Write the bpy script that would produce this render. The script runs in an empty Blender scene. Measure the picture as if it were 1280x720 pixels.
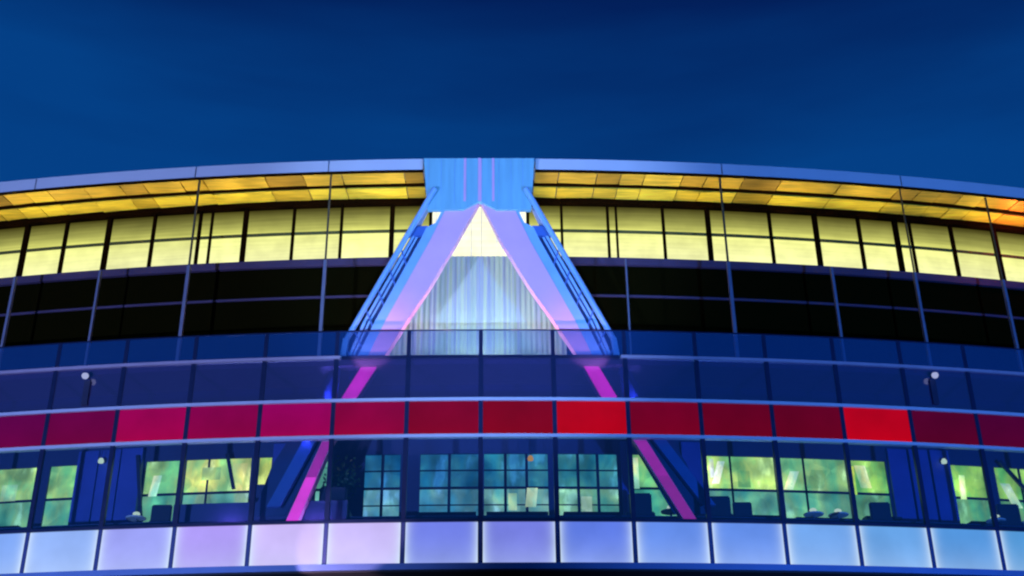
import bpy, bmesh, math, random
from mathutils import Vector, Matrix
random.seed(7)
C = bpy.context.scene.collection
CX, CY = -0.614, 186.62          # centre of the round building (plan)
def P(t, D, z):                   # t degrees round the facade, D = distance of that ring's front from the camera
    r = CY - D; a = math.radians(t)
    return Vector((CX + r*math.sin(a), CY - r*math.cos(a), z))

# ------------------------------------------------------------------ object helpers
OFF = {}
def tag(o, label=None, cat=None, group=None, kind=None):
    if label: o['label'] = label
    if cat: o['category'] = cat
    if group: o['group'] = group
    if kind: o['kind'] = kind
    return o
def thing(name, loc, label, cat, group=None):
    o = bpy.data.objects.new(name, None); C.objects.link(o); o.location = loc
    o.empty_display_size = .3
    OFF[o.name] = Vector(loc)
    return tag(o, label, cat, group)
def obj(name, bm, m, parent=None, color=None, smooth=False):
    off = OFF[parent.name] if parent else Vector((0, 0, 0))
    if off.length: bmesh.ops.translate(bm, verts=bm.verts, vec=-off)
    bmesh.ops.recalc_face_normals(bm, faces=bm.faces)
    me = bpy.data.meshes.new(name); bm.to_mesh(me); bm.free()
    if smooth:
        for p in me.polygons: p.use_smooth = True
    me.materials.append(m)
    o = bpy.data.objects.new(name, me); C.objects.link(o)
    if parent: o.parent = parent
    OFF[o.name] = off
    if color: o.color = (*color, 1)
    return o
def band(t0, t1, D0, D1, z0, z1, bm=None, n=None, taper=0, Dz=0):
    """solid curved slab: front ring D0, back ring D1, z0..z1; Dz = extra D at the top"""
    bm = bm or bmesh.new()
    n = n or max(1, int(abs(t1-t0)/.35)+1)
    prev = None
    for i in range(n+1):
        t = t0 + (t1-t0)*i/n
        vs = [bm.verts.new(P(t, D0, z0)), bm.verts.new(P(t, D1, z0)), bm.verts.new(P(t, D1+Dz, z1)), bm.verts.new(P(t, D0+Dz, z1))]
        if prev:
            for k in range(4):
                bm.faces.new((prev[k], prev[(k+1) % 4], vs[(k+1) % 4], vs[k]))
        else: bm.faces.new(vs)
        prev = vs
    bm.faces.new(prev)
    return bm
def post(t, w, D0, D1, z0, z1, bm=None):     # vertical bar of width w metres
    h = math.degrees(w/2/(CY-D0))
    return band(t-h, t+h, D0, D1, z0, z1, bm, 1)
def prism(pts, vec, bm=None):
    bm = bm or bmesh.new()
    a = [bm.verts.new(p) for p in pts]; b = [bm.verts.new(Vector(p)+vec) for p in pts]
    n = len(pts)
    bm.faces.new(a); bm.faces.new(b)
    for i in range(n): bm.faces.new((a[i], a[(i+1) % n], b[(i+1) % n], b[i]))
    return bm
def bar(a, b, w, d, bm=None, seg=4):          # bar between two points; seg 4 = square section, more = tube
    bm = bm or bmesh.new()
    a = Vector(a); b = Vector(b); z = (b-a).normalized()
    x = z.cross(Vector((0, 1, 0))); x = x.normalized() if x.length > 1e-4 else Vector((1, 0, 0)); y = z.cross(x)
    r = []
    for p in (a, b):
        ring = []
        for k in range(seg):
            an = 2*math.pi*(k+.5)/seg; f = math.sqrt(2) if seg == 4 else 1
            ring.append(bm.verts.new(p + x*math.cos(an)*w/2*f + y*math.sin(an)*d/2*f))
        r.append(ring)
    bm.faces.new(r[0]); bm.faces.new(r[1])
    for k in range(seg): bm.faces.new((r[0][k], r[0][(k+1) % seg], r[1][(k+1) % seg], r[1][k]))
    return bm
def lathe(c, prof, bm=None, seg=20):
    bm = bm or bmesh.new(); rings = []
    for r, z in prof:
        rings.append([bm.verts.new(Vector(c)+Vector((max(r, .002)*math.cos(2*math.pi*k/seg), max(r, .002)*math.sin(2*math.pi*k/seg), z))) for k in range(seg)])
    for a, b in zip(rings, rings[1:]):
        for k in range(seg): bm.faces.new((a[k], a[(k+1) % seg], b[(k+1) % seg], b[k]))
    bm.faces.new(rings[0]); bm.faces.new(rings[-1])
    return bm

# ------------------------------------------------------------------ materials
def srgb(r, g, b):
    f = lambda c: (c/255/12.92) if c/255 <= .04045 else ((c/255+.055)/1.055)**2.4
    return (f(r), f(g), f(b))
def newmat(name):
    m = bpy.data.materials.new(name); m.use_nodes = True
    nt = m.node_tree; nt.nodes.clear()
    out = nt.nodes.new('ShaderNodeOutputMaterial')
    return m, nt, out
def N(nt, t, **kw):
    n = nt.nodes.new(t)
    for k, v in kw.items():
        if k.startswith('i_'): n.inputs[k[2:].replace('_', ' ')].default_value = v
        else: setattr(n, k, v)
    return n
def ramp(nt, fac, stops, interp='LINEAR'):
    r = nt.nodes.new('ShaderNodeValToRGB'); r.color_ramp.interpolation = interp
    el = r.color_ramp.elements
    while len(el) < len(stops): el.new(.5)
    for e, (p, c) in zip(el, stops): e.position = p; e.color = (*c, 1)
    nt.links.new(fac, r.inputs['Fac']); return r.outputs['Color']
def math_(nt, op, a, b=None, c=None, clamp=False):
    n = nt.nodes.new('ShaderNodeMath'); n.operation = op; n.use_clamp = clamp
    for i, v in enumerate((a, b, c)):
        if v is None: continue
        if isinstance(v, (int, float)): n.inputs[i].default_value = v
        else: nt.links.new(v, n.inputs[i])
    return n.outputs[0]
def mixc(nt, f, a, b, mode='MIX'):
    n = nt.nodes.new('ShaderNodeMix'); n.data_type = 'RGBA'; n.blend_type = mode
    for s, v in ((n.inputs[0], f), (n.inputs[6], a), (n.inputs[7], b)):
        if isinstance(v, (int, float)): s.default_value = v
        elif isinstance(v, tuple): s.default_value = (*v, 1)
        else: nt.links.new(v, s)
    return n.outputs[2]
def pbr(name, col, rough=.5, metal=0, noise=.12, scale=3., bump=0, objcol=False, stretch=(1, 1, 1)):
    m, nt, out = newmat(name)
    b = N(nt, 'ShaderNodeBsdfPrincipled', i_Roughness=rough, i_Metallic=metal)
    tc = N(nt, 'ShaderNodeTexCoord'); mp = N(nt, 'ShaderNodeMapping'); mp.inputs['Scale'].default_value = stretch
    nt.links.new(tc.outputs['Object'], mp.inputs['Vector'])
    nz = N(nt, 'ShaderNodeTexNoise', i_Scale=scale, i_Detail=5.); nt.links.new(mp.outputs[0], nz.inputs['Vector'])
    v = math_(nt, 'MULTIPLY_ADD', nz.outputs['Fac'], noise*2, 1-noise)
    base = col
    if objcol: base = N(nt, 'ShaderNodeObjectInfo').outputs['Color']
    hs = N(nt, 'ShaderNodeHueSaturation'); nt.links.new(v, hs.inputs['Value'])
    if objcol: nt.links.new(base, hs.inputs['Color'])
    else: hs.inputs['Color'].default_value = (*base, 1)
    nt.links.new(hs.outputs[0], b.inputs['Base Color'])
    nt.links.new(math_(nt, 'MULTIPLY_ADD', nz.outputs['Fac'], .2, rough-.1), b.inputs['Roughness'])
    if bump:
        bp = N(nt, 'ShaderNodeBump', i_Strength=bump, i_Distance=.05); nt.links.new(nz.outputs['Fac'], bp.inputs['Height'])
        nt.links.new(bp.outputs[0], b.inputs['Normal'])
    nt.links.new(b.outputs[0], out.inputs[0]); return m
def glassmat(name, tint, refl=.35, haze=None, rough=.03):
    """architectural glass: tinted see-through plus a mirror coat"""
    m, nt, out = newmat(name)
    tr = N(nt, 'ShaderNodeBsdfTransparent'); tr.inputs[0].default_value = (*tint, 1)
    gl = N(nt, 'ShaderNodeBsdfGlossy'); gl.inputs['Roughness'].default_value = rough; gl.inputs[0].default_value = (.9, .95, 1, 1)
    tc = N(nt, 'ShaderNodeTexCoord'); nz = N(nt, 'ShaderNodeTexNoise', i_Scale=.35, i_Detail=3.)
    nt.links.new(tc.outputs['Object'], nz.inputs['Vector'])
    mx = N(nt, 'ShaderNodeMixShader')
    nt.links.new(math_(nt, 'MULTIPLY_ADD', nz.outputs['Fac'], .3*refl, .85*refl), mx.inputs[0])
    bp = N(nt, 'ShaderNodeBump', i_Strength=.06, i_Distance=.05); nt.links.new(nz.outputs['Fac'], bp.inputs['Height'])
    nt.links.new(bp.outputs[0], gl.inputs['Normal'])
    nt.links.new(tr.outputs[0], mx.inputs[1]); nt.links.new(gl.outputs[0], mx.inputs[2])
    last = mx
    if haze:
        df = N(nt, 'ShaderNodeBsdfDiffuse'); df.inputs[0].default_value = (*haze, 1)
        m2 = N(nt, 'ShaderNodeMixShader'); m2.inputs[0].default_value = .12
        nt.links.new(mx.outputs[0], m2.inputs[1]); nt.links.new(df.outputs[0], m2.inputs[2]); last = m2
    nt.links.new(last.outputs[0], out.inputs[0]); return m

M = {}
M['fascia'] = pbr('fascia_metal', (.62, .62, .66), .45, 0, .08, .6, stretch=(1, 1, .3))
M['ledge'] = pbr('ledge_metal', (.10, .17, .38), .5, 0, .15, 1)
M['trim'] = pbr('silver_trim', (.45, .45, .55), .4, 0, .1, 1.5)
M['mull'] = pbr('dark_mullion', (.008, .014, .05), .35, 0, .2, 2)
M['mull_grey'] = pbr('grey_mullion', (.16, .16, .22), .45, 0, .2, 2)
mb_, nt_, out_m = newmat('bronze_steel'); d_ = N(nt_, 'ShaderNodeBsdfDiffuse'); d_.inputs[0].default_value = (.010, .004, .001, 1)
nt_.links.new(d_.outputs[0], out_m.inputs[0]); M['brown'] = mb_
M['rodm'] = pbr('weathered_rod', (.09, .065, .03), .6, 0, .2, 2)
M['olive'] = pbr('olive_frame', (.10, .10, .02), .8, 0, .2, 2)
M['rail'] = pbr('grey_violet_rail', (.34, .27, .36), .5, 0, .15, 2)
M['sill'] = pbr('sill_blue', (.07, .045, .09), .5, 0, .2, 1)
mb_, nt_, out_m = newmat('black_glazing'); d_ = N(nt_, 'ShaderNodeBsdfDiffuse'); d_.inputs[0].default_value = (.006, .005, .001, 1)
nt_.links.new(d_.outputs[0], out_m.inputs[0]); M['black'] = mb_
M['blackw'] = pbr('black_recess', (.012, .012, .015), .8, 0, .3, 1)  # black puts the shadow under the overhanging storey into the colour
M['soffit'] = pbr('gold_soffit', (.72, .5, .11), .42, .25, .6, 1.6, objcol=True, stretch=(.6, 4.5, 1))
M['box'] = pbr('head_panel', (.22, .50, .56), .5, 0, .2, 1.6, objcol=False, stretch=(3, 1, .25))
M['leg'] = pbr('lilac_steel', (.80, .42, .60), .5, 0, .1, .9)
M['steel'] = pbr('pale_blue_steel', (.24, .46, .72), .45, 0, .15, 1.5)
M['web'] = pbr('dark_web_plate', (.015, .04, .14), .6, 0, .3, 2)
M['steeld'] = pbr('blue_steel', (.05, .14, .42), .5, 0, .2, 1.5)
M['concrete'] = pbr('concrete', (.25, .25, .27), .85, 0, .2, 1.5, .2)
M['navy'] = pbr('navy_wall', (.03, .045, .15), .6, 0, .25, .5)
M['pier'] = pbr('blue_pier', (.05, .09, .42), .5, 0, .3, .7)
M['dark'] = pbr('dark_furniture', (.01, .015, .05), .6, 0, .3, 3)
M['white'] = pbr('white_plastic', (.7, .7, .72), .4, 0, .05, 3)
M['asphalt'] = pbr('paving', (.06, .06, .065), .85, 0, .3, .5, .3)
M['skin'] = glassmat('tinted_blue_glass', (.60, .50, .75), .20, haze=(.17, .13, .32))
M['skin_up'] = glassmat('balustrade_glass', (.86, .93, 1), .17, haze=(.03, .1, .4))
M['window'] = glassmat('window_glass', (.80, .88, .92), .10)

def emit_panel(name, strength, edge=0., zfac=0., nz_s=1.4, nz_a=.15, top=None, diffuse=.25, slats=0.):
    """back-lit panel: object colour, brighter along its lit edges (Generated coordinates of that panel)"""
    m, nt, out = newmat(name)
    oi = N(nt, 'ShaderNodeObjectInfo'); tc = N(nt, 'ShaderNodeTexCoord')
    sp = N(nt, 'ShaderNodeSeparateXYZ'); nt.links.new(tc.outputs['Generated'], sp.inputs[0])
    col = oi.outputs['Color']
    nz = N(nt, 'ShaderNodeTexNoise', i_Scale=nz_s, i_Detail=3.)
    nt.links.new(tc.outputs['Object'], nz.inputs['Vector'])
    if edge:
        ax = math_(nt, 'ABSOLUTE', math_(nt, 'SUBTRACT', sp.outputs[0], .5))
        e = math_(nt, 'POWER', math_(nt, 'MULTIPLY', ax, 2.), 9.)
        lo = math_(nt, 'POWER', math_(nt, 'SUBTRACT', 1., sp.outputs[2], clamp=True), 2.2)
        s = math_(nt, 'MULTIPLY', math_(nt, 'ADD', e, math_(nt, 'MULTIPLY', lo, .32)), edge, clamp=True)
        col = mixc(nt, s, col, (.70, .86, 1.))
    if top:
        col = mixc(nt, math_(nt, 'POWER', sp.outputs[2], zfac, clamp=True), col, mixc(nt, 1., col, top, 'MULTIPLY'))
    v = math_(nt, 'MULTIPLY_ADD', nz.outputs['Fac'], nz_a*2, 1-nz_a)
    if slats:
        wv = N(nt, 'ShaderNodeTexNoise', i_Scale=1., i_Detail=3.); mw = N(nt, 'ShaderNodeMapping'); mw.inputs['Scale'].default_value = (.25, .25, 7)
        nt.links.new(tc.outputs['Object'], mw.inputs[0]); nt.links.new(mw.outputs[0], wv.inputs['Vector'])
        v = math_(nt, 'MULTIPLY', v, math_(nt, 'MULTIPLY_ADD', wv.outputs['Fac'], slats, 1-slats*.5))
        if not top: col = mixc(nt, math_(nt, 'MULTIPLY', math_(nt, 'SUBTRACT', 1., sp.outputs[2], clamp=True), .5), col, (1., 1., .62))
    em = N(nt, 'ShaderNodeEmission'); nt.links.new(col, em.inputs[0])
    nt.links.new(math_(nt, 'MULTIPLY', v, strength), em.inputs[1])
    b = N(nt, 'ShaderNodeBsdfDiffuse'); b.inputs[0].default_value = (diffuse, diffuse, diffuse, 1)
    ad = N(nt, 'ShaderNodeAddShader'); nt.links.new(em.outputs[0], ad.inputs[0]); nt.links.new(b.outputs[0], ad.inputs[1])
    nt.links.new(ad.outputs[0], out.inputs[0]); return m
M['backlit'] = emit_panel('backlit_opal_panel', .95, .72, nz_a=.24, nz_s=.5, diffuse=.06)
M['red'] = emit_panel('backlit_red_panel', .97, 0, nz_a=.3, nz_s=.5, top=(.80, 1, 1.5), zfac=.5, diffuse=.003)
M['cler'] = emit_panel('lit_clerestory_lower', 1.02, 0, nz_a=.26, nz_s=1.1, diffuse=.003, slats=.35)
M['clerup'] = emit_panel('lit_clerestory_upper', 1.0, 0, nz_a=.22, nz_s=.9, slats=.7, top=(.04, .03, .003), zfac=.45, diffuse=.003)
M['led'] = emit_panel('magenta_light_strip', 1.1, 0, nz_a=.3, nz_s=1.2, diffuse=.05)  # magenta light on the legs, put into an emission colour
def room_mat(name):
    """lit frosted glazing with the blurred clutter of the room behind it"""
    m, nt, out = newmat(name)
    oi = N(nt, 'ShaderNodeObjectInfo'); tc = N(nt, 'ShaderNodeTexCoord')
    nz = N(nt, 'ShaderNodeTexNoise', i_Scale=.9, i_Detail=1.5, i_Distortion=.2); nt.links.new(tc.outputs['Object'], nz.inputs['Vector'])
    vo = N(nt, 'ShaderNodeTexVoronoi', i_Scale=1.7); vo.inputs['Randomness'].default_value = 1
    mp = N(nt, 'ShaderNodeMapping'); mp.inputs['Scale'].default_value = (1, .2, .8)
    nt.links.new(tc.outputs['Object'], mp.inputs[0]); nt.links.new(mp.outputs[0], vo.inputs['Vector'])
    f = ramp(nt, nz.outputs['Fac'], [(.3, (.45, .5, .5)), (.5, (.9, .9, .9)), (.62, (1.25, 1.2, 1.0)), (.74, (2.0, 1.9, 1.4))])
    g = ramp(nt, vo.outputs['Color'], [(0, (.7, .8, .8)), (1, (1.25, 1.2, 1.1))])
    col = mixc(nt, 1., mixc(nt, 1., oi.outputs['Color'], f, 'MULTIPLY'), g, 'MULTIPLY')
    n2 = N(nt, 'ShaderNodeTexNoise', i_Scale=.8, i_Detail=4.); m2 = N(nt, 'ShaderNodeMapping'); m2.inputs['Scale'].default_value = (1.6, .3, .7); m2.inputs['Location'].default_value = (7, 3, 1)
    nt.links.new(tc.outputs['Object'], m2.inputs[0]); nt.links.new(m2.outputs[0], n2.inputs['Vector'])
    hue = ramp(nt, n2.outputs['Fac'], [(.36, (.55, .95, 1.2)), (.46, (.85, 1, 1.1)), (.54, (1.15, 1, .95)), (.60, (1.25, 1.1, 1.2)), (.66, (2.0, 1.7, 2.1))])
    col = mixc(nt, 1., col, hue, 'MULTIPLY')
    em = N(nt, 'ShaderNodeEmission'); nt.links.new(col, em.inputs[0]); em.inputs[1].default_value = 1.85
    nt.links.new(em.outputs[0], out.inputs[0]); return m
M['room'] = room_mat('lit_room_glazing')
def emis(name, col, s):
    m, nt, out = newmat(name); em = N(nt, 'ShaderNodeEmission'); em.inputs[0].default_value = (*col, 1); em.inputs[1].default_value = s
    nt.links.new(em.outputs[0], out.inputs[0]); return m
M['lampw'] = emis('lamp_white', (.45, .5, .85), .8)
M['lampg'] = emis('lamp_warm_white', (.8, .95, .75), .9)
M['lampo'] = emis('lamp_amber', (1, .45, .12), .7)

# ------------------------------------------------------------------ ground
bm = bmesh.new(); bmesh.ops.create_grid(bm, x_segments=2, y_segments=2, size=900)
bmesh.ops.translate(bm, verts=bm.verts, vec=(0, 100, -1.6))
g = obj('ground', bm, M['asphalt']); tag(g, kind='structure', label='dark paved ground in front of the arena')

# ------------------------------------------------------------------ the arena
A = thing('arena_building', (CX, 50, -1.6), 'round glass fronted arena with lit yellow clerestory, red band and glowing pale blue panels', 'arena')
T0, T1 = -16.45, 17.82
STEP = 1.3708
seams = [k*STEP for k in range(-10, 12)]
zw0, zw1 = 13.76, 17.42        # window band
zr0, zr1 = 17.58, 19.12        # red band
zs0, zs1 = 19.28, 21.20        # spandrel glass
zbal = 22.56
T0, T1 = seams[0], seams[-1]
# opaque core and plinth
obj('base_wall', band(T0, T1, 51.5, 52.5, -1.6, 11.6), M['blackw'], A)
bm = band(T0, T1, 49.86, 50.4, 11.64, 11.90); obj('ledge', bm, M['ledge'], A, smooth=False)
obj('ledge_underside', band(T0, T1, 49.95, 51.6, 11.56, 11.63), M['blackw'], A)
# backlit panels
BL = {-7: (125, 165, 240), -6: (145, 178, 244), -5: (158, 162, 246), -4: (172, 150, 240), -3: (206, 186, 248), -2: (200, 186, 248), -1: (112, 126, 230),
      0: (122, 130, 232), 1: (96, 124, 230), 2: (100, 140, 232), 3: (100, 142, 232), 4: (116, 168, 236), 5: (104, 164, 228), 6: (84, 150, 218), 7: (84, 154, 214)}
RD = {-7: (104, 0, 60), -6: (114, 0, 58), -5: (170, 0, 70), -4: (142, 0, 62), -3: (160, 0, 76), -2: (144, 0, 52), -1: (134, 0, 36), 0: (134, 0, 26),
      1: (190, 0, 22), 2: (124, 0, 30), 3: (108, 0, 26), 4: (104, 0, 26), 5: (194, 0, 22), 6: (88, 0, 34), 7: (82, 0, 40)}
g0 = .045
for k in range(-10, 11):
    a, b = k*STEP, (k+1)*STEP
    o = obj('backlit_panel', band(a+g0, b-g0, 50.0, 50.08, 11.93, 13.66), M['backlit'], A, srgb(*BL.get(k, (110, 150, 230))))
    o = obj('red_panel', band(a+.02, b-.02, 50.0, 50.08, zr0, zr1), M['red'], A, srgb(*RD.get(k, (110, 0, 40))))
    if k in (1, 5, -5): tag(o, 'brighter red panel of the band')
    obj('spandrel_glass', band(a+.02, b-.02, 50.0, 50.03, zs0, zs1), M['skin'], A)
    obj('balustrade_glass', band(a+.02, b-.02, 50.0, 50.03, 21.36, zbal), M['skin_up'], A)
    obj('window_glass', band(a+.02, b-.02, 50.0, 50.03, zw0+.05, zw1), M['window'], A)
    # slim posts at the seam
    obj('mullion', post(a, .20, 49.97, 50.15, zw0, 21.2), M['mull'], A)
    obj('balustrade_post', post(a, .17, 49.98, 50.12, 21.2, zbal+.01), M['mull'], A)
    obj('panel_joint', post(a, .17, 49.99, 50.14, 11.91, 13.68), M['navy'], A)
obj('sill_rail', band(T0, T1, 49.93, 50.2, 13.67, 13.80), M['mull'], A)
obj('silver_trim', band(T0, T1, 49.90, 50.2, 17.43, 17.57), M['trim'], A)
obj('silver_trim', band(T0, T1, 49.90, 50.2, 19.13, 19.27), M['trim'], A)
for a, b in ((T0, -2.66), (2.66, T1)):
    obj('handrail', band(a, b, 49.88, 50.06, 21.21, 21.34), M['rail'], A)
obj('floor_edge', band(-2.64, 2.64, 49.97, 50.2, 21.21, 21.34), M['mull'], A)
obj('top_rail', band(T0, T1, 49.98, 50.06, zbal+.012, zbal+.05), M['mull'], A)
# slabs and terrace
obj('terrace_floor', band(T0, T1, 50.22, 53.0, 21.0, 21.28), M['concrete'], A)
obj('room_ceiling', band(T0, T1, 50.22, 62.0, 18.95, 19.1), M['navy'], A)
obj('room_floor', band(T0, T1, 50.22, 62.0, 13.4, 13.68), M['concrete'], A)
obj('gallery_wall', band(T0, T1, 52.8, 53.0, 19.12, 21.0), M['navy'], A)
# upper dark glazing, behind the terrace
ZS = 27.92
for a, b in ((T0, -1.95), (1.75, T1)):
    obj('dark_glazing', band(a, b, 53.0, 53.3, 21.28, ZS-.45), M['black'], A)
    obj('clerestory_sill', band(a, b, 52.86, 53.3, ZS-.42, ZS-.02), M['sill'], A)
    obj('transom', band(a, b, 52.94, 53.0, 25.75, 25.87), M['sill'], A)
# clerestory
bars = [-13.3, -12.3, -11.25, -10.22, -9.27, -8.27, -7.23, -6.19, -5.17, -4.10, -3.05, -1.95, -1.12]
barsR = [1.0, 1.73, 2.74, 3.96, 4.96, 6.36, 7.41, 8.43, 9.31, 10.67, 11.76, 12.8, 13.8, 14.8]
thick = {-10.22, -8.27, -5.17, 4.96, 7.41, 11.76, -1.95, 9.31}
rnd = random.Random(3)
def clere(bl):
    for a, b in zip(bl, bl[1:]):
        v = rnd.uniform(.76, 1.06)
        f = obj('clerestory_window', band(a+.02, b-.02, 53.08, 53.16, ZS, 29.42), M['cler'], A, tuple(c*v for c in (.98, 1.0, .32)))
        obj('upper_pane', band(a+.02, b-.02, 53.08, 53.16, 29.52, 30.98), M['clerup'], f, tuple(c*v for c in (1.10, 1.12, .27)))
        obj('crossbar', band(a+.02, b-.02, 53.02, 53.1, 29.40, 29.56), M['olive'], f)
    for a in bl:
        obj('clerestory_bar', post(a, .22 if a in thick else .12, 52.84, 53.2, ZS-.01, 31.0), M['brown'], A)
clere(bars); clere(barsR)
for a in (-5.93, 2.93, 9.67): obj('clerestory_bar', post(a, .10, 52.9, 53.2, ZS-.01, 31.0), M['brown'], A)
obj('head_beam', band(T0, T1, 52.7, 53.25, 30.93, 31.24), M['brown'], A)
# central bright pane and ribbed wall between the pylon legs
obj('centre_pane', band(-1.08, .96, 53.1, 53.2, 27.95, 31.0), M['cler'], A, (1.15, 1.12, .85))
for t in [x*.11-1.0 for x in range(18)]:
    obj('pane_fin', post(t, .025, 53.04, 53.1, 27.95, 30.95), M['white'], A) if rnd.random() < .6 else None
bm = bmesh.new(); nrib = 34; prev = None
for i in range(nrib*4+1):
    t = -1.95 + 3.70*i/(nrib*4); d = (52.93, 52.93, 52.96, 52.96)[i % 4]
    vs = (bm.verts.new(P(t, d, 21.28)), bm.verts.new(P(t, d, 27.94)))
    if prev: bm.faces.new((prev[0], vs[0], vs[1], prev[1]))
    prev = vs
# ribbed sheet gets a strip colour of its own (coated sheets of slightly different tints)
mr, nt, out = newmat('ribbed_sheet'); tc = N(nt, 'ShaderNodeTexCoord'); mp = N(nt, 'ShaderNodeMapping'); mp.inputs['Scale'].default_value = (1.5, 0, 0.015)
nt.links.new(tc.outputs['Object'], mp.inputs[0]); nz = N(nt, 'ShaderNodeTexNoise', i_Scale=1.6, i_Detail=4.); nt.links.new(mp.outputs[0], nz.inputs['Vector'])
col = ramp(nt, nz.outputs['Fac'], [(.25, (.38, .44, .42)), (.42, (.56, .62, .42)), (.5, (.44, .44, .5)), (.58, (.68, .72, .42)), (.75, (.48, .52, .52))])
b = N(nt, 'ShaderNodeBsdfPrincipled', i_Roughness=.4, i_Metallic=.2); nt.links.new(col, b.inputs['Base Color']); nt.links.new(b.outputs[0], out.inputs[0])
obj('ribbed_wall', bm, mr, A)
# roof: fascia, soffit, deck
fs = [T0, -9.4, -5.92, -3.14, -1.19]; fr = [1.10, 4.99, 8.9, 12.9, T1]
for L in (fs, fr):
    for a, b in zip(L, L[1:]):
        obj('roof_fascia', band(a+.012, b-.012, 49.98, 50.12, 31.17, 31.80), M['fascia'], A)
obj('roof_deck', band(T0, T1, 50.13, 58, 31.42, 31.72), M['concrete'], A)
obj('drip_edge', band(T0, -1.19, 49.95, 50.13, 31.10, 31.16), M['brown'], A)
obj('drip_edge', band(1.10, T1, 49.95, 50.13, 31.10, 31.16), M['brown'], A)
# soffit cassettes: two rows, each cassette hung at its own slight tilt
def cassette(a, b, D0, D1):
    bm = bmesh.new(); z = [31.20+rnd.uniform(-.03, .03) for _ in range(4)]
    pts = [(a, D0), (b, D0), (b, D1), (a, D1)]
    lo = [bm.verts.new(P(t, d, q)) for (t, d), q in zip(pts, z)]; hi = [bm.verts.new(P(t, d, 31.3)) for t, d in pts]
    bm.faces.new(lo); bm.faces.new(hi)
    for i in range(4): bm.faces.new((lo[i], lo[(i+1) % 4], hi[(i+1) % 4], hi[i]))
    return bm
for rng in ((-13.6, -1.2), (1.1, 14.9)):
    t = rng[0]
    while t < rng[1]-.05:
        w = rnd.choice((.5, .8, 1.3)); e = min(t+w, rng[1])
        for D0, D1 in ((50.14, 51.28), (51.70, 52.7)):
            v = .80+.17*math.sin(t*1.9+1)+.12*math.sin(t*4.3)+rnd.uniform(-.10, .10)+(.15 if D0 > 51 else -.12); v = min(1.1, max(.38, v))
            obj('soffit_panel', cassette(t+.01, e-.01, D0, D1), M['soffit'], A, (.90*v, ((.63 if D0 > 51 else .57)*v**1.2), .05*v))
        t = e
obj('soffit_channel', band(T0, T1, 51.28, 51.70, 31.25, 31.34), M['brown'], A)
# outer hangers from roof edge to handrail
for t, w in ((-3.10, .15), (-5.86, .15), (-7.70, .10), (-9.52, .12), (4.96, .16), (7.11, .12), (8.90, .13), (10.88, .13), (2.88, .07), (13, .11), (-12, .11)):
    h = obj('hanger', post(t, w, 50.18, 50.34, 21.3, 26.42), M['mull_grey'], A)
    if w > .14: obj('hanger_rod', post(t, w*.55, 50.2, 50.3, 26.42, 31.2), M['rodm'], h)
    elif w > .12: obj('hanger_rod', post(t, .045, 50.2, 50.3, 26.42, 31.2), M['rodm'], h)

# ------------------------------------------------------------------ room behind the window band
DZ = 54.0
opens = [(-12.6, -10.4, 'g'), (-10.25, -9.15, 'g'), (-8.97, -8.36, 'g'), (-6.90, -6.19, 'g'), (-6.05, -4.69, 'y'), (-4.53, -4.27, 'u'), (-3.34, -3.09, 'w'),
         (-2.36, -1.64, 't'), (-1.24, -.06, 't'), (.05, 1.34, 't2'), (1.55, 2.75, 't3'), (3.04, 4.02, 'h'), (4.60, 6.02, 'y2'),
         (6.16, 7.56, 'g'), (7.62, 8.44, 'g2'), (9.88, 10.77, 'g2'), (10.91, 12.6, 'g2'), (12.8, 13.8, 'g')]
cols = {'g': (srgb(136, 176, 112), srgb(96, 148, 118)), 'y': (srgb(180, 190, 112), srgb(118, 152, 128)), 'u': (srgb(170, 185, 90), srgb(60, 60, 120)),
        'w': (srgb(130, 165, 130), srgb(150, 180, 150)), 't': (srgb(34, 88, 122), srgb(76, 126, 146)), 't2': (srgb(38, 94, 120), srgb(96, 142, 142)),
        't3': (srgb(50, 112, 122), srgb(102, 150, 124)), 'h': (srgb(140, 185, 110), srgb(84, 150, 116)), 'y2': (srgb(160, 192, 108), srgb(78, 132, 118)), 'g2': (srgb(128, 176, 84), srgb(84, 134, 96))}
bm = bmesh.new(); last = T0
for a, b, k in opens: band(last, a, DZ, DZ+.25, 13.7, 18.95, bm); last = b
band(last, T1, DZ, DZ+.25, 13.7, 18.95, bm)
obj('inner_wall', bm, M['navy'], A)
bm = bmesh.new()
for a, b, k in opens: band(a, b, DZ, DZ+.25, 18.02, 18.95, bm); band(a, b, DZ, DZ+.25, 13.7, 14.55 if k != 'u' else 16.7, bm)
obj('inner_spandrel', bm, M['navy'], A)
for a, b, k in opens:
    up, lo = cols[k]
    f = obj('room_window', band(a, b, DZ+.12, DZ+.16, 16.42, 18.02), M['room'], A, up)
    if k != 'u': obj('lower_pane', band(a, b, DZ+.12, DZ+.16, 14.55, 16.34), M['room'], f, lo)
    bm = band(a, b, DZ+.02, DZ+.12, 16.33, 16.43)
    if k.startswith('t'):
        n = 2 if k == 't' else 3
        for i in range(1, n): post(a+(b-a)*i/n, .13, DZ+.02, DZ+.12, 14.55, 18.02, bm)
        band(a, b, DZ+.03, DZ+.12, 17.2, 17.25, bm); band(a, b, DZ+.03, DZ+.12, 15.55, 15.59, bm)
    elif b-a > 1.2: post(a+(b-a)*.35, .08, DZ+.02, DZ+.12, 14.55, 18.02, bm)
    obj('window_frame', bm, M['dark'], f)
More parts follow.
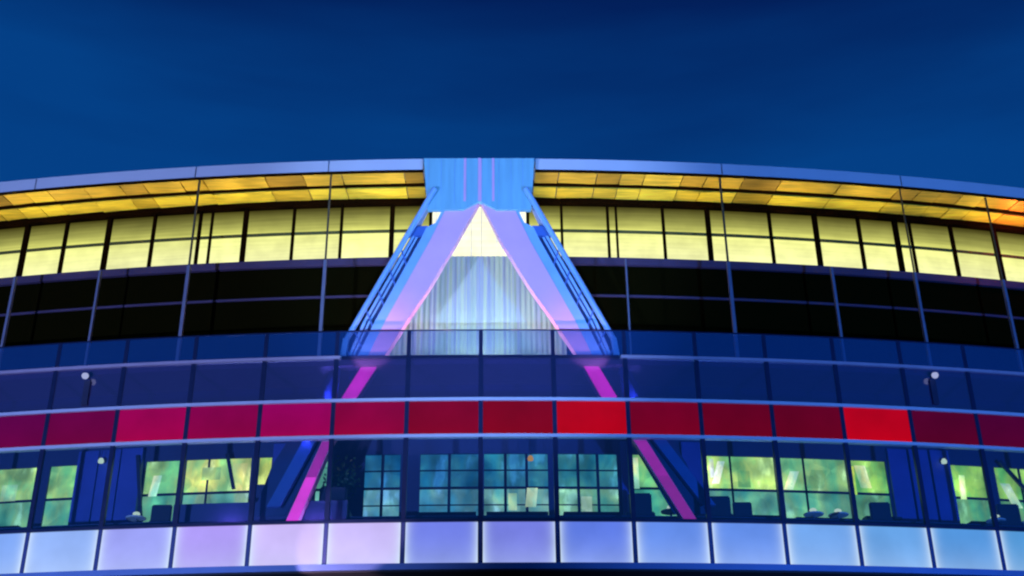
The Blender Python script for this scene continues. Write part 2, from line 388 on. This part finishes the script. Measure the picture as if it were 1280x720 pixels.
# self-glowing slabs added as the bright shapes seen through the glazing
for t, z, w, h, lean, c in ((4.83, 17.2, .35, 1.1, .35, (.95, 1., .75)), (4.70, 17.4, .2, .9, 0, (.55, .6, .5)), (-5.75, 15.4, .5, .9, -.5, (.8, .85, .6)), (-4.95, 17.1, .7, 1.3, .2, (.75, .72, .25)),
        (-6.65, 16.8, .4, 1., .15, (.75, .85, .55)), (7.9, 17.2, .55, 1.1, -.2, (.7, .8, .35)), (7.7, 17.0, .12, 1.4, 0, (.7, .85, .1)), (10.1, 16.9, .3, 1.2, .1, (.5, .75, .35)),
        (11.2, 16.6, .5, 1.2, -.5, (.45, .65, .45)), (6.35, 16.9, .45, .9, .4, (.7, .7, .45)), (.62, 15.7, .4, .8, 0, (.5, .65, .4)), (1.0, 15.9, .5, .9, .1, (.6, .75, .5)),
        (2.1, 15.6, .5, .7, 0, (.35, .55, .4)), (3.12, 17.1, .3, 1.5, 0, (.85, .9, .5)), (-9.8, 16.8, .8, .8, 0, (.4, .55, .3)), (5.35, 16.9, .6, .8, 0, (.22, .4, .12)), (6.9, 17.0, .8, .9, .3, (.2, .42, .16)), (-5.5, 17.3, .9, .6, 0, (.35, .5, .2))):
    o = P(t, DZ+.0, z); u = (P(t+.1, DZ, z)-P(t, DZ, z)).normalized()
    obj('lit_screen', prism([o-u*w/2-u*lean*.5-Vector((0, 0, h/2)), o+u*w/2-u*lean*.5-Vector((0, 0, h/2)), o+u*w/2+u*lean*.5+Vector((0, 0, h/2)), o-u*w/2+u*lean*.5+Vector((0, 0, h/2))], Vector((0, .03, 0))), M['room'], A, tuple(k*.8 for k in c))
for t0, t1, z in ((-6.0, -4.7, 15.3), (4.65, 6.0, 15.25), (6.2, 7.5, 15.2), (7.65, 8.4, 15.35), (9.9, 10.75, 15.3), (-10.2, -9.2, 15.25), (-1.2, -.1, 14.95), (.1, 1.3, 14.95), (1.6, 2.7, 14.95)):
    obj('counter', band(t0, t1, 53.0, 53.5, z-.08-(.4 if abs(t0) > 4 else .1), z-.35 if abs(t0) > 4 else z), M['dark'], A)
# blue piers with vertical fluting
for a, b in ((-8.36, -6.92), (8.46, 9.84), (-4.25, -3.36), (2.8, 3.0), (4.06, 4.56)):
    bm = bmesh.new(); n = max(1, int((b-a)/.36)); prev = None
    for i in range(n): band(a+(b-a)*i/n+.02, a+(b-a)*(i+1)/n-.02, 53.8-.06*(i % 3), 53.98, 13.7, 18.6, bm, 1)
    obj('pier_cladding', bm, M['pier'], A)
obj('planter_wall', band(-5.7, -2.45, 50.95, 51.1, 13.69, 14.95), M['navy'], A)  # wall added to catch violet light for the purple glow
obj('low_parapet', band(T0, T1, 51.2, 51.3, 13.69, 14.28), M['navy'], A)  # low wall added to catch the violet lamps
for a, za, b, zb in ((10.95, 18.2, 12.2, 14.6), (-5.15, 18.1, -4.95, 16.4), (-7.02, 18.2, -6.7, 14.0)):
    obj('inclined_strut', bar(P(a, 53.6, za), P(b, 53.6, zb), .16, .16), M['dark'], A)

# ------------------------------------------------------------------ A-frame pylon
Y = thing('a_frame_pylon', P(0, 50.6, 13.7), 'tall A-shaped lilac and blue steel pylon capped by a blue box', 'pylon')
bx = obj('head_box', prism([P(t, 49.62, z) for t, z in ((-1.17, 31.60), (1.08, 31.60), (1.0, 28.72), (.30, 28.72), (-.03, 29.16), (-.36, 28.72), (-1.08, 28.72))], Vector((0, .25, 0))), M['box'], Y)
for t in (-1.08, -.81, -.54, .35, .60, .84):
    obj('panel_joint', post(t, .02, 49.612, 49.63, 28.95, 31.57), M['steel'], bx)
for t, w in ((-.33, .12), (-.03, .17), (.24, .12)):
    obj('lilac_stripe', post(t, w, 49.600, 49.63, 29.17, 31.58), M['leg'], bx)
obj('crosshead', band(-1.05, .98, 49.9, 52.6, 30.6, 31.15), M['steeld'], Y)
# main legs: outline in elevation, extruded back
Lo = [(-.62, 29.3, 49.71), (-1.01, 27.23, 49.92), (-1.52, 24.83, 50.16), (-1.85, 23.28, 50.32), (-2.17, 21.6, 50.5), (-2.64, 19.57, 50.55), (-3.0, 17.3, 50.57), (-3.58, 13.7, 50.6)]
Li = [(-.02, 29.3, 49.71), (-.47, 27.23, 49.92), (-1.02, 24.83, 50.16), (-1.43, 23.28, 50.32), (-1.84, 21.6, 50.5), (-2.34, 19.57, 50.55), (-2.80, 17.3, 50.57), (-3.34, 13.7, 50.6)]
def lerp(path, z, j=0):
    for p, q in zip(path, path[1:]):
        if p[1] >= z >= q[1]: return p[j]+(q[j]-p[j])*(p[1]-z)/(p[1]-q[1])
    return path[0][j] if z > path[0][1] else path[-1][j]
CH = [(-.93, 29.75, 49.42), (-1.53, 27.21, 49.86), (-2.04, 24.89, 50.10), (-2.62, 22.24, 50.36)]
def sweep(rows):
    bm = bmesh.new(); rs = [[bm.verts.new(p) for p in r] for r in rows]
    for r, s_ in zip(rs, rs[1:]):
        for k in range(4): bm.faces.new((r[k], r[(k+1) % 4], s_[(k+1) % 4], s_[k]))
    bm.faces.new(rs[0]); bm.faces.new(rs[-1]); return bm
def slab(s, zs, left, right, d0, d1):
    return sweep([[P(s(left(z)), lerp(Lo, z, 2)+d0, z), P(s(right(z)), lerp(Lo, z, 2)+d0, z), P(s(right(z)), lerp(Lo, z, 2)+d1, z), P(s(left(z)), lerp(Lo, z, 2)+d1, z)] for z in zs])
LEFT = (Lo, Li)
RIGHT = ([(-.62, 29.3, 49.71), (-1.0, 27.23, 49.92), (-1.52, 24.83, 50.16), (-1.86, 23.28, 50.32), (-2.18, 21.6, 50.5), (-2.63, 19.57, 50.55), (-3.2, 17.3, 50.57), (-4.05, 13.7, 50.6)],
         [(-.02, 29.3, 49.71), (-.42, 27.23, 49.92), (-1.0, 24.83, 50.16), (-1.44, 23.28, 50.32), (-1.88, 21.6, 50.5), (-2.31, 19.57, 50.55), (-2.95, 17.3, 50.57), (-3.80, 13.7, 50.6)])
for sgn in (-1, 1):
    Lo, Li = LEFT if sgn < 0 else RIGHT
    s = (lambda t: t) if sgn < 0 else (lambda t: -t-.04)
    lg = obj('leg', slab(s, [p[1] for p in Lo], lambda z: lerp(Lo, z), lambda z: lerp(Li, z), 0, .5), M['leg'], Y)
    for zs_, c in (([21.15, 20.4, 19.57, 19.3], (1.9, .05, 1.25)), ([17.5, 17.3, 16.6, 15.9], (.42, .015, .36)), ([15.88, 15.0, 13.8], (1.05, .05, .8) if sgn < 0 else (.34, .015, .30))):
        obj('light_strip', slab(s, zs_, lambda z: lerp(Lo, z)+.015, lambda z: lerp(Li, z)-.015, -.05, -.005), M['led'], lg, c)  # glowing skin over the leg, stands in for magenta light on it
    zu = [29.25, 27.3, 25, 23.3, 21.7, 21.3]
    fw = lambda z: .07 if z > 28.1 else .21
    obj('side_flange', slab(s, [29.25, 28.15, 27.9]+zu[1:], lambda z: lerp(Lo, z)-fw(z), lambda z: lerp(Lo, z)-.004, .06, .2), M['steel'], lg)
    ch = obj('outer_chord', bar(P(s(CH[0][0]), CH[0][2], CH[0][1]), P(s(CH[-1][0]), CH[-1][2], CH[-1][1]), .27, .28, seg=10), M['steel'], Y)
    obj('chord_foot', bar(P(s(-2.60), 50.36, 22.35), P(s(-2.66), 50.42, 21.3), .26, .3), M['steel'], ch)
    obj('lower_chord', sweep([[P(s(a), 50.5, z), P(s(b), 50.5, z), P(s(b), 50.8, z), P(s(a), 50.8, z)] for a, b, z in ((-2.76, -2.70, 21.0), (-3.02, -2.72, 19.57), (-3.35, -3.1, 17.4) if sgn < 0 else (-3.55, -3.3, 17.4), (-3.9, -3.65, 14.6) if sgn < 0 else (-4.35, -4.12, 14.6))]), M['steeld'], ch)
    obj('foot_plate', sweep([[P(s(a), 50.9, z), P(s(b), 50.9, z), P(s(b), 51.0, z), P(s(a), 51.0, z)] for a, b, z in ((-2.9, -1.95, 21.2), (-3.3, -2.5, 19.2), (-3.9, -3.1, 16.6), (-4.2, -3.6, 14.3))]), M['web'], Y)
    cl = lambda z: lerp(CH, z)
    # chords side by side between outer chord and leg, tapering in towards the apex
    def mid(f): return lambda z: cl(z)+(lerp(Lo, z)-.27-cl(z))*f
    for f, w, d, m in ((.46, .028, .12, 'steel'), (.74, .02, .25, 'steel')):
        obj('middle_chord', slab(s, [27.8, 27.3, 25, 23.3, 21.7, 21.3], lambda z: mid(f)(z)-w, lambda z: mid(f)(z)+w, d, d+.12), M[m], Y)
    for z in (26.9, 25.9, 24.9, 23.9, 22.9, 22.1):
        obj('lacing_bar', bar(P(s(cl(z)), lerp(CH, z, 2)+.1, z), P(s(lerp(Lo, z-.9)-.2), lerp(Lo, z-.9, 2)+.3, z-.9), .07, .07), M['steeld'], Y)
    obj('web_plate', slab(s, [27.75, 25, 23.3, 21.7, 21.3], lambda z: cl(z)+.02, lambda z: lerp(Lo, z)-.02, .42, .47), M['web'], Y)
    obj('gusset', slab(s, [28.0, 27.5], lambda z: cl(z)-.02, lambda z: lerp(Lo, z)-.2, .08, .3), M['steeld'], Y)
    obj('stay', slab(s, [29.2, 27.9], lambda z: lerp(Lo, z)-.52, lambda z: lerp(Lo, z)-.40, .5, .6), M['trim'], Y)

# ------------------------------------------------------------------ lamps and furniture
def walllamp(t, z, lab):
    L = thing('wall_lamp', P(t, 49.9, z), lab, 'lamp', 'round lamps on the glass facade')
    c = P(t, 49.62, z)
    obj('arm', bar(P(t, 49.97, z+.02), P(t, 49.7, z+.02), .06, .06), M['mull'], L)
    obj('globe', lathe(c, [(0, -.15), (.09, -.13), (.15, -.05), (.16, .02), (.12, .1), (0, .15)]), M['lampw'], L, smooth=True)
    obj('back_plate', band(t-.06, t+.06, 49.9, 49.985, z-1.3, z-.12, n=1), M['dark'], L)
walllamp(-7.53, 20.72, 'white round lamp on the dark blue glass at the left, above the red band')
walllamp(8.80, 20.78, 'white round lamp on the dark blue glass at the right, above the red band')

def table(t, D, lab, w=.9):
    b = P(t, D, 13.68); T = thing('table', b, lab, 'table', 'white topped tables behind the windows')
    obj('top', lathe(b, [(w*.48, .98), (w*.5, 1.0), (w*.5, 1.04), (w*.48, 1.05)], seg=28), M['white'], T)
    obj('stem', lathe(b, [(.05, .03), (.05, .98)], seg=10), M['mull_grey'], T)
    obj('foot', lathe(b, [(.26, 0), (.26, .03)], seg=20), M['mull_grey'], T)
def lamp(t, D, lab, m='lampg', r=.24):
    b = P(t, D, 13.68+1.05); T = thing('table_lamp', b, lab, 'lamp', 'low lamps behind the windows')
    obj('shade', lathe(b, [(r*.9, .12), (r, .15), (r*.8, .22), (r*.4, .25)], seg=20), M[m], T, smooth=False)
    obj('stem', lathe(b, [(.12, 0), (.12, .02), (.02, .03), (.02, .12)], seg=12), M['mull_grey'], T)
spots = [(-9.75, 'leftmost table'), (-6.62, 'table beside the narrow green window left of the pylon'), (-3.2, 'table at the foot of the left pylon leg'),
         (3.62, 'table inside the foot of the right pylon leg'), (6.42, 'table below the first wide green window right of the pylon'), (6.92, 'table below the leaning lit shape, right of the pylon'),
         (10.2, 'table right of the dark blue pier'), (10.95, 'table by the diagonal strut'), (11.3, 'rightmost table')]
for t, s_ in spots:
    table(t*.995, 52.0, 'round white ' + s_)
    lamp(t*.995, 52.0, 'low pale lamp on the ' + s_, r=.22 if abs(t) > 9 else .17)
def armchair(t, D, lab, s=1., z=14.1):
    b = P(t, D, 13.68); T = thing('lounge_chair', b, lab, 'chair', 'dark high-backed chairs behind the windows')
    X = lambda x, y, zz: b+Vector((x*s, y*s, zz*s))
    def bx_(x0, x1, y0, y1, z0, z1):
        bm = prism([X(x0, y0, z0), X(x1, y0, z0), X(x1, y0, z1), X(x0, y0, z1)], Vector((0, (y1-y0)*s, 0)))
        bmesh.ops.bevel(bm, geom=bm.edges[:], offset=.05*s, segments=2, affect='EDGES'); return bm
    obj('seat', bx_(-.42, .42, -.4, .35, .3, .55), M['dark'], T)
    obj('backrest', bx_(-.45, .45, -.6, -.4, .3, 1.55), M['dark'], T)
    for q in (-1, 1): obj('armrest', bx_(q*.5-.07, q*.5+.07, -.5, .35, .3, .85), M['dark'], T)
    for q in (-.4, .4):
        for r in (-.4, .25): obj('leg', bar(X(q, r, 0), X(q, r, .32), .05, .05), M['mull_grey'], T)
for t, s_, sc in ((-6.1, 'left of the lit yellow window, beside the narrow green one', 1.0), (-2.8, 'just inside the left pylon leg', 1.35), (3.02, 'just inside the right pylon leg', 1.15),
                  (4.55, 'outside the right pylon leg', 1.1), (5.0, 'below the bright yellow light right of the pylon', .95), (7.75, 'under the narrow window left of the right blue pier', 1.05),
                  (10.45, 'between the two right-hand tables', 1.15), (-5.0, 'below the yellow window left of the pylon', .95)):
    armchair(t, 52.4, 'dark high-backed lounge chair ' + s_, sc)
def plant(t, D, lab, h=2.6, seed=1):
    r = random.Random(seed); b = P(t, D, 13.68); T = thing('potted_plant', b, lab, 'plant')
    obj('pot', lathe(b, [(.22, 0), (.3, .6), (.33, .62), (.28, .6), (.2, .55)]), M['dark'], T)
    obj('stem', bar(b+Vector((0, 0, .5)), b+Vector((.05, 0, h*.75)), .06, .06, seg=6), M['dark'], T)
    bm = bmesh.new()
    for i in range(420):
        c = b+Vector((r.gauss(0, .32), r.gauss(0, .28), h*.75+r.gauss(0, .42)))
        d = Vector((r.uniform(-1, 1), r.uniform(-1, 1), r.uniform(-.3, 1))).normalized(); n = d.cross(Vector((r.uniform(-1, 1), 1, .2))).normalized()
        l = r.uniform(.18, .34); vs = [bm.verts.new(c), bm.verts.new(c+d*l*.5+n*.06), bm.verts.new(c+d*l), bm.verts.new(c+d*l*.5-n*.06)]
        bm.faces.new(vs)
    obj('foliage', bm, M['leaf'], T)
M['leaf'] = pbr('leaf', (.03, .08, .03), .5, 0, .3, 5)
plant(-2.72, 53.0, 'dark leafy potted plant just inside the left pylon leg', 3.6, 4)
def pendant(t, D, z, lab, m='lampo'):
    b = P(t, D, z); T = thing('pendant_lamp', P(t, D, 18.95), lab, 'lamp', 'pendant lamps behind the windows')
    obj('shade', lathe(b, [(.04, -.12), (.12, -.1), (.14, 0), (.08, .12), (.02, .14)]), M[m], T, smooth=True)
    obj('cord', bar(b+Vector((0, 0, .12)), P(t, D, 18.95), .02, .02), M['dark'], T)
pendant(.97, 53.0, 17.45, 'small glowing orange pendant lamp in the teal window right of centre')
pendant(-7.75, 53.4, 17.95, 'small yellow pendant lamp in front of the left blue pier', 'lampg')
pendant(9.62, 53.4, 17.95, 'small yellow pendant lamp in front of the right blue pier', 'lampg')

# ------------------------------------------------------------------ lamps and added fill spots that light the building at night
def light(kind, name, loc, power, col, target=None, size=.2, angle=60, blend=.6, sx=None, sy=None):
    d = bpy.data.lights.new(name, kind); d.energy = power; d.color = col
    if kind == 'AREA': d.shape = 'RECTANGLE'; d.size = sx; d.size_y = sy
    elif kind == 'SPOT': d.shadow_soft_size = size; d.spot_size = math.radians(angle); d.spot_blend = blend
    else: d.shadow_soft_size = size
    o = bpy.data.objects.new(name, d); C.objects.link(o); o.location = loc
    if target is not None:
        o.rotation_euler = (Vector(target)-Vector(loc)).to_track_quat('-Z', 'Y').to_euler()
    return o
# blue floodlights on the ground
light('SPOT', 'floodlight', (-26, 8, -1.2), 118000, (.29, .42, 1), P(-6, 50, 27), .5, 50)
light('SPOT', 'floodlight', (26, 8, -1.2), 100000, (.08, .27, 1), P(7, 50, 27), .5, 50)
light('SPOT', 'floodlight', (0, 8, -1.2), 70000, (.26, .50, 1), P(0, 50, 26.5), .5, 26)
for q in (-1, 1):
    light('SPOT', 'blue_gallery_spot', P(q*2.95, 50.24, 19.2), 260 if q < 0 else 120, (.22, .25, 1), P(q*2.8, 50.6, 20.4), .05, 60)  # added spots behind the trim, brighten the lower chords
light('SPOT', 'blue_gallery_spot', P(-3.2, 50.3, 17.75), 50, (.1, .08, 1), P(-3.4, 50.55, 16.2), .05, 90)  # added spot, brightens the left lower chord behind the windows
light('SPOT', 'pink_panel_spot', P(-3.5, 46, 9.8), 2400, (1, .6, .85), P(-2.45, 50, 12.9), .05, 42, .35)  # unseen lamp added in mid-air for the pink patch on the panels
# lilac lamps at the terrace between the legs, hidden by the slab
for sg in (-1, 1):
    light('SPOT', 'pink_uplight', P(sg*.6, 51.6, 21.45), 500, (1, .55, .75), P(sg*1.5, 50.7, 24), .1, 110)
    light('SPOT', 'pink_uplight', P(sg*2.3, 48.6, 20.2), 500, (1, .5, .8), P(sg*2.0, 50.6, 22.2), .1, 60)
light('POINT', 'violet_lamp', P(-3.0, 50.4, 13.9), 45, (.6, .25, 1), size=.1)
light('POINT', 'violet_lamp', P(-4.6, 50.4, 13.9), 45, (.5, .25, 1), size=.1)
light('SPOT', 'ribbed_wall_lamp', P(0, 50.5, 21.42), 1000, (.62, .85, 1), P(0, 52.9, 26), .7, 120)
for q in (-1.4, -.5, .5, 1.4): light('SPOT', 'ribbed_wall_lamp', P(q, 51.4, 21.36), 130, (.55, .8, 1), P(q, 52.9, 22.6), .1, 140)
light('POINT', 'red_lamp', P(12.0, 51.6, 30.3), 130, (1, .10, .03), size=.1)
# cove strips along the foot of the clerestory, hidden by its sill, washing the soffit
for i in range(-13, 15):
    if -1.6 < i < 1.6: continue
    light('SPOT', 'soffit_uplight', P(i*.95+rnd.uniform(-.2, .2), 52.2, 28.3), rnd.choice((90, 160, 250, 300)), (1, .85, .30), P(i*.95, 51.4, 31.2), .06, 75, .8)
# blue lamps inside the window gallery
for t in (-10, -7.6, -4.2, -1, 1.8, 4.2, 9.1, 11.5):
    light('POINT', 'blue_gallery_lamp', P(t, 50.6, 18.6), 11, (.08, .16, 1), size=.1)

# ------------------------------------------------------------------ sky
sc = bpy.context.scene
w = bpy.data.worlds.new('World'); sc.world = w; w.use_nodes = True
nt = w.node_tree; nt.nodes.clear()
out = nt.nodes.new('ShaderNodeOutputWorld'); bg = nt.nodes.new('ShaderNodeBackground')
sky = nt.nodes.new('ShaderNodeTexSky'); sky.sky_type = 'NISHITA'; sky.sun_disc = False
sky.sun_elevation = math.radians(-6); sky.sun_rotation = math.radians(200)
tc = nt.nodes.new('ShaderNodeTexCoord'); sp = nt.nodes.new('ShaderNodeSeparateXYZ'); nt.links.new(tc.outputs['Generated'], sp.inputs[0])
nz = N(nt, 'ShaderNodeTexNoise', i_Scale=2.2, i_Detail=5.); mp = nt.nodes.new('ShaderNodeMapping'); mp.inputs['Scale'].default_value = (.7, 1, 4)
nt.links.new(tc.outputs['Generated'], mp.inputs[0]); nt.links.new(mp.outputs[0], nz.inputs['Vector'])
h = math_(nt, 'ADD', sp.outputs[2], math_(nt, 'MULTIPLY', math_(nt, 'SUBTRACT', nz.outputs['Fac'], .5), -.28))
h = math_(nt, 'ADD', h, math_(nt, 'MULTIPLY', sp.outputs[0], .035))
col = ramp(nt, h, [(0, (.002, .060, .27)), (.50, (.0012, .050, .235)), (.56, (.0010, .032, .17)), (.64, (.0008, .0145, .105)), (.80, (.0005, .008, .07))])
add = mixc(nt, 1., col, mixc(nt, 1., sky.outputs[0], (.02, .03, .05), 'MULTIPLY'), 'ADD')
nt.links.new(add, bg.inputs[0]); bg.inputs[1].default_value = 1.
nt.links.new(bg.outputs[0], out.inputs[0])

# ------------------------------------------------------------------ camera
cd = bpy.data.cameras.new('camera'); cam = bpy.data.objects.new('camera', cd); C.objects.link(cam)
cd.lens = 1500/1280*36; cd.sensor_width = 36; cd.clip_end = 3000
cam.matrix_world = Matrix.Rotation(-.01647, 4, 'Z') @ Matrix.Rotation(math.pi/2+.45901, 4, 'X') @ Matrix.Rotation(-.0097, 4, 'Z')
sc.camera = cam
vs = sc.view_settings; vs.view_transform = 'Standard'; vs.look = 'None'; vs.exposure = 0; vs.gamma = 1
sc.cycles.max_bounces = 8; sc.cycles.transparent_max_bounces = 12
sc.cycles.sample_clamp_indirect = 3
sc.cycles.filter_width = 2.2
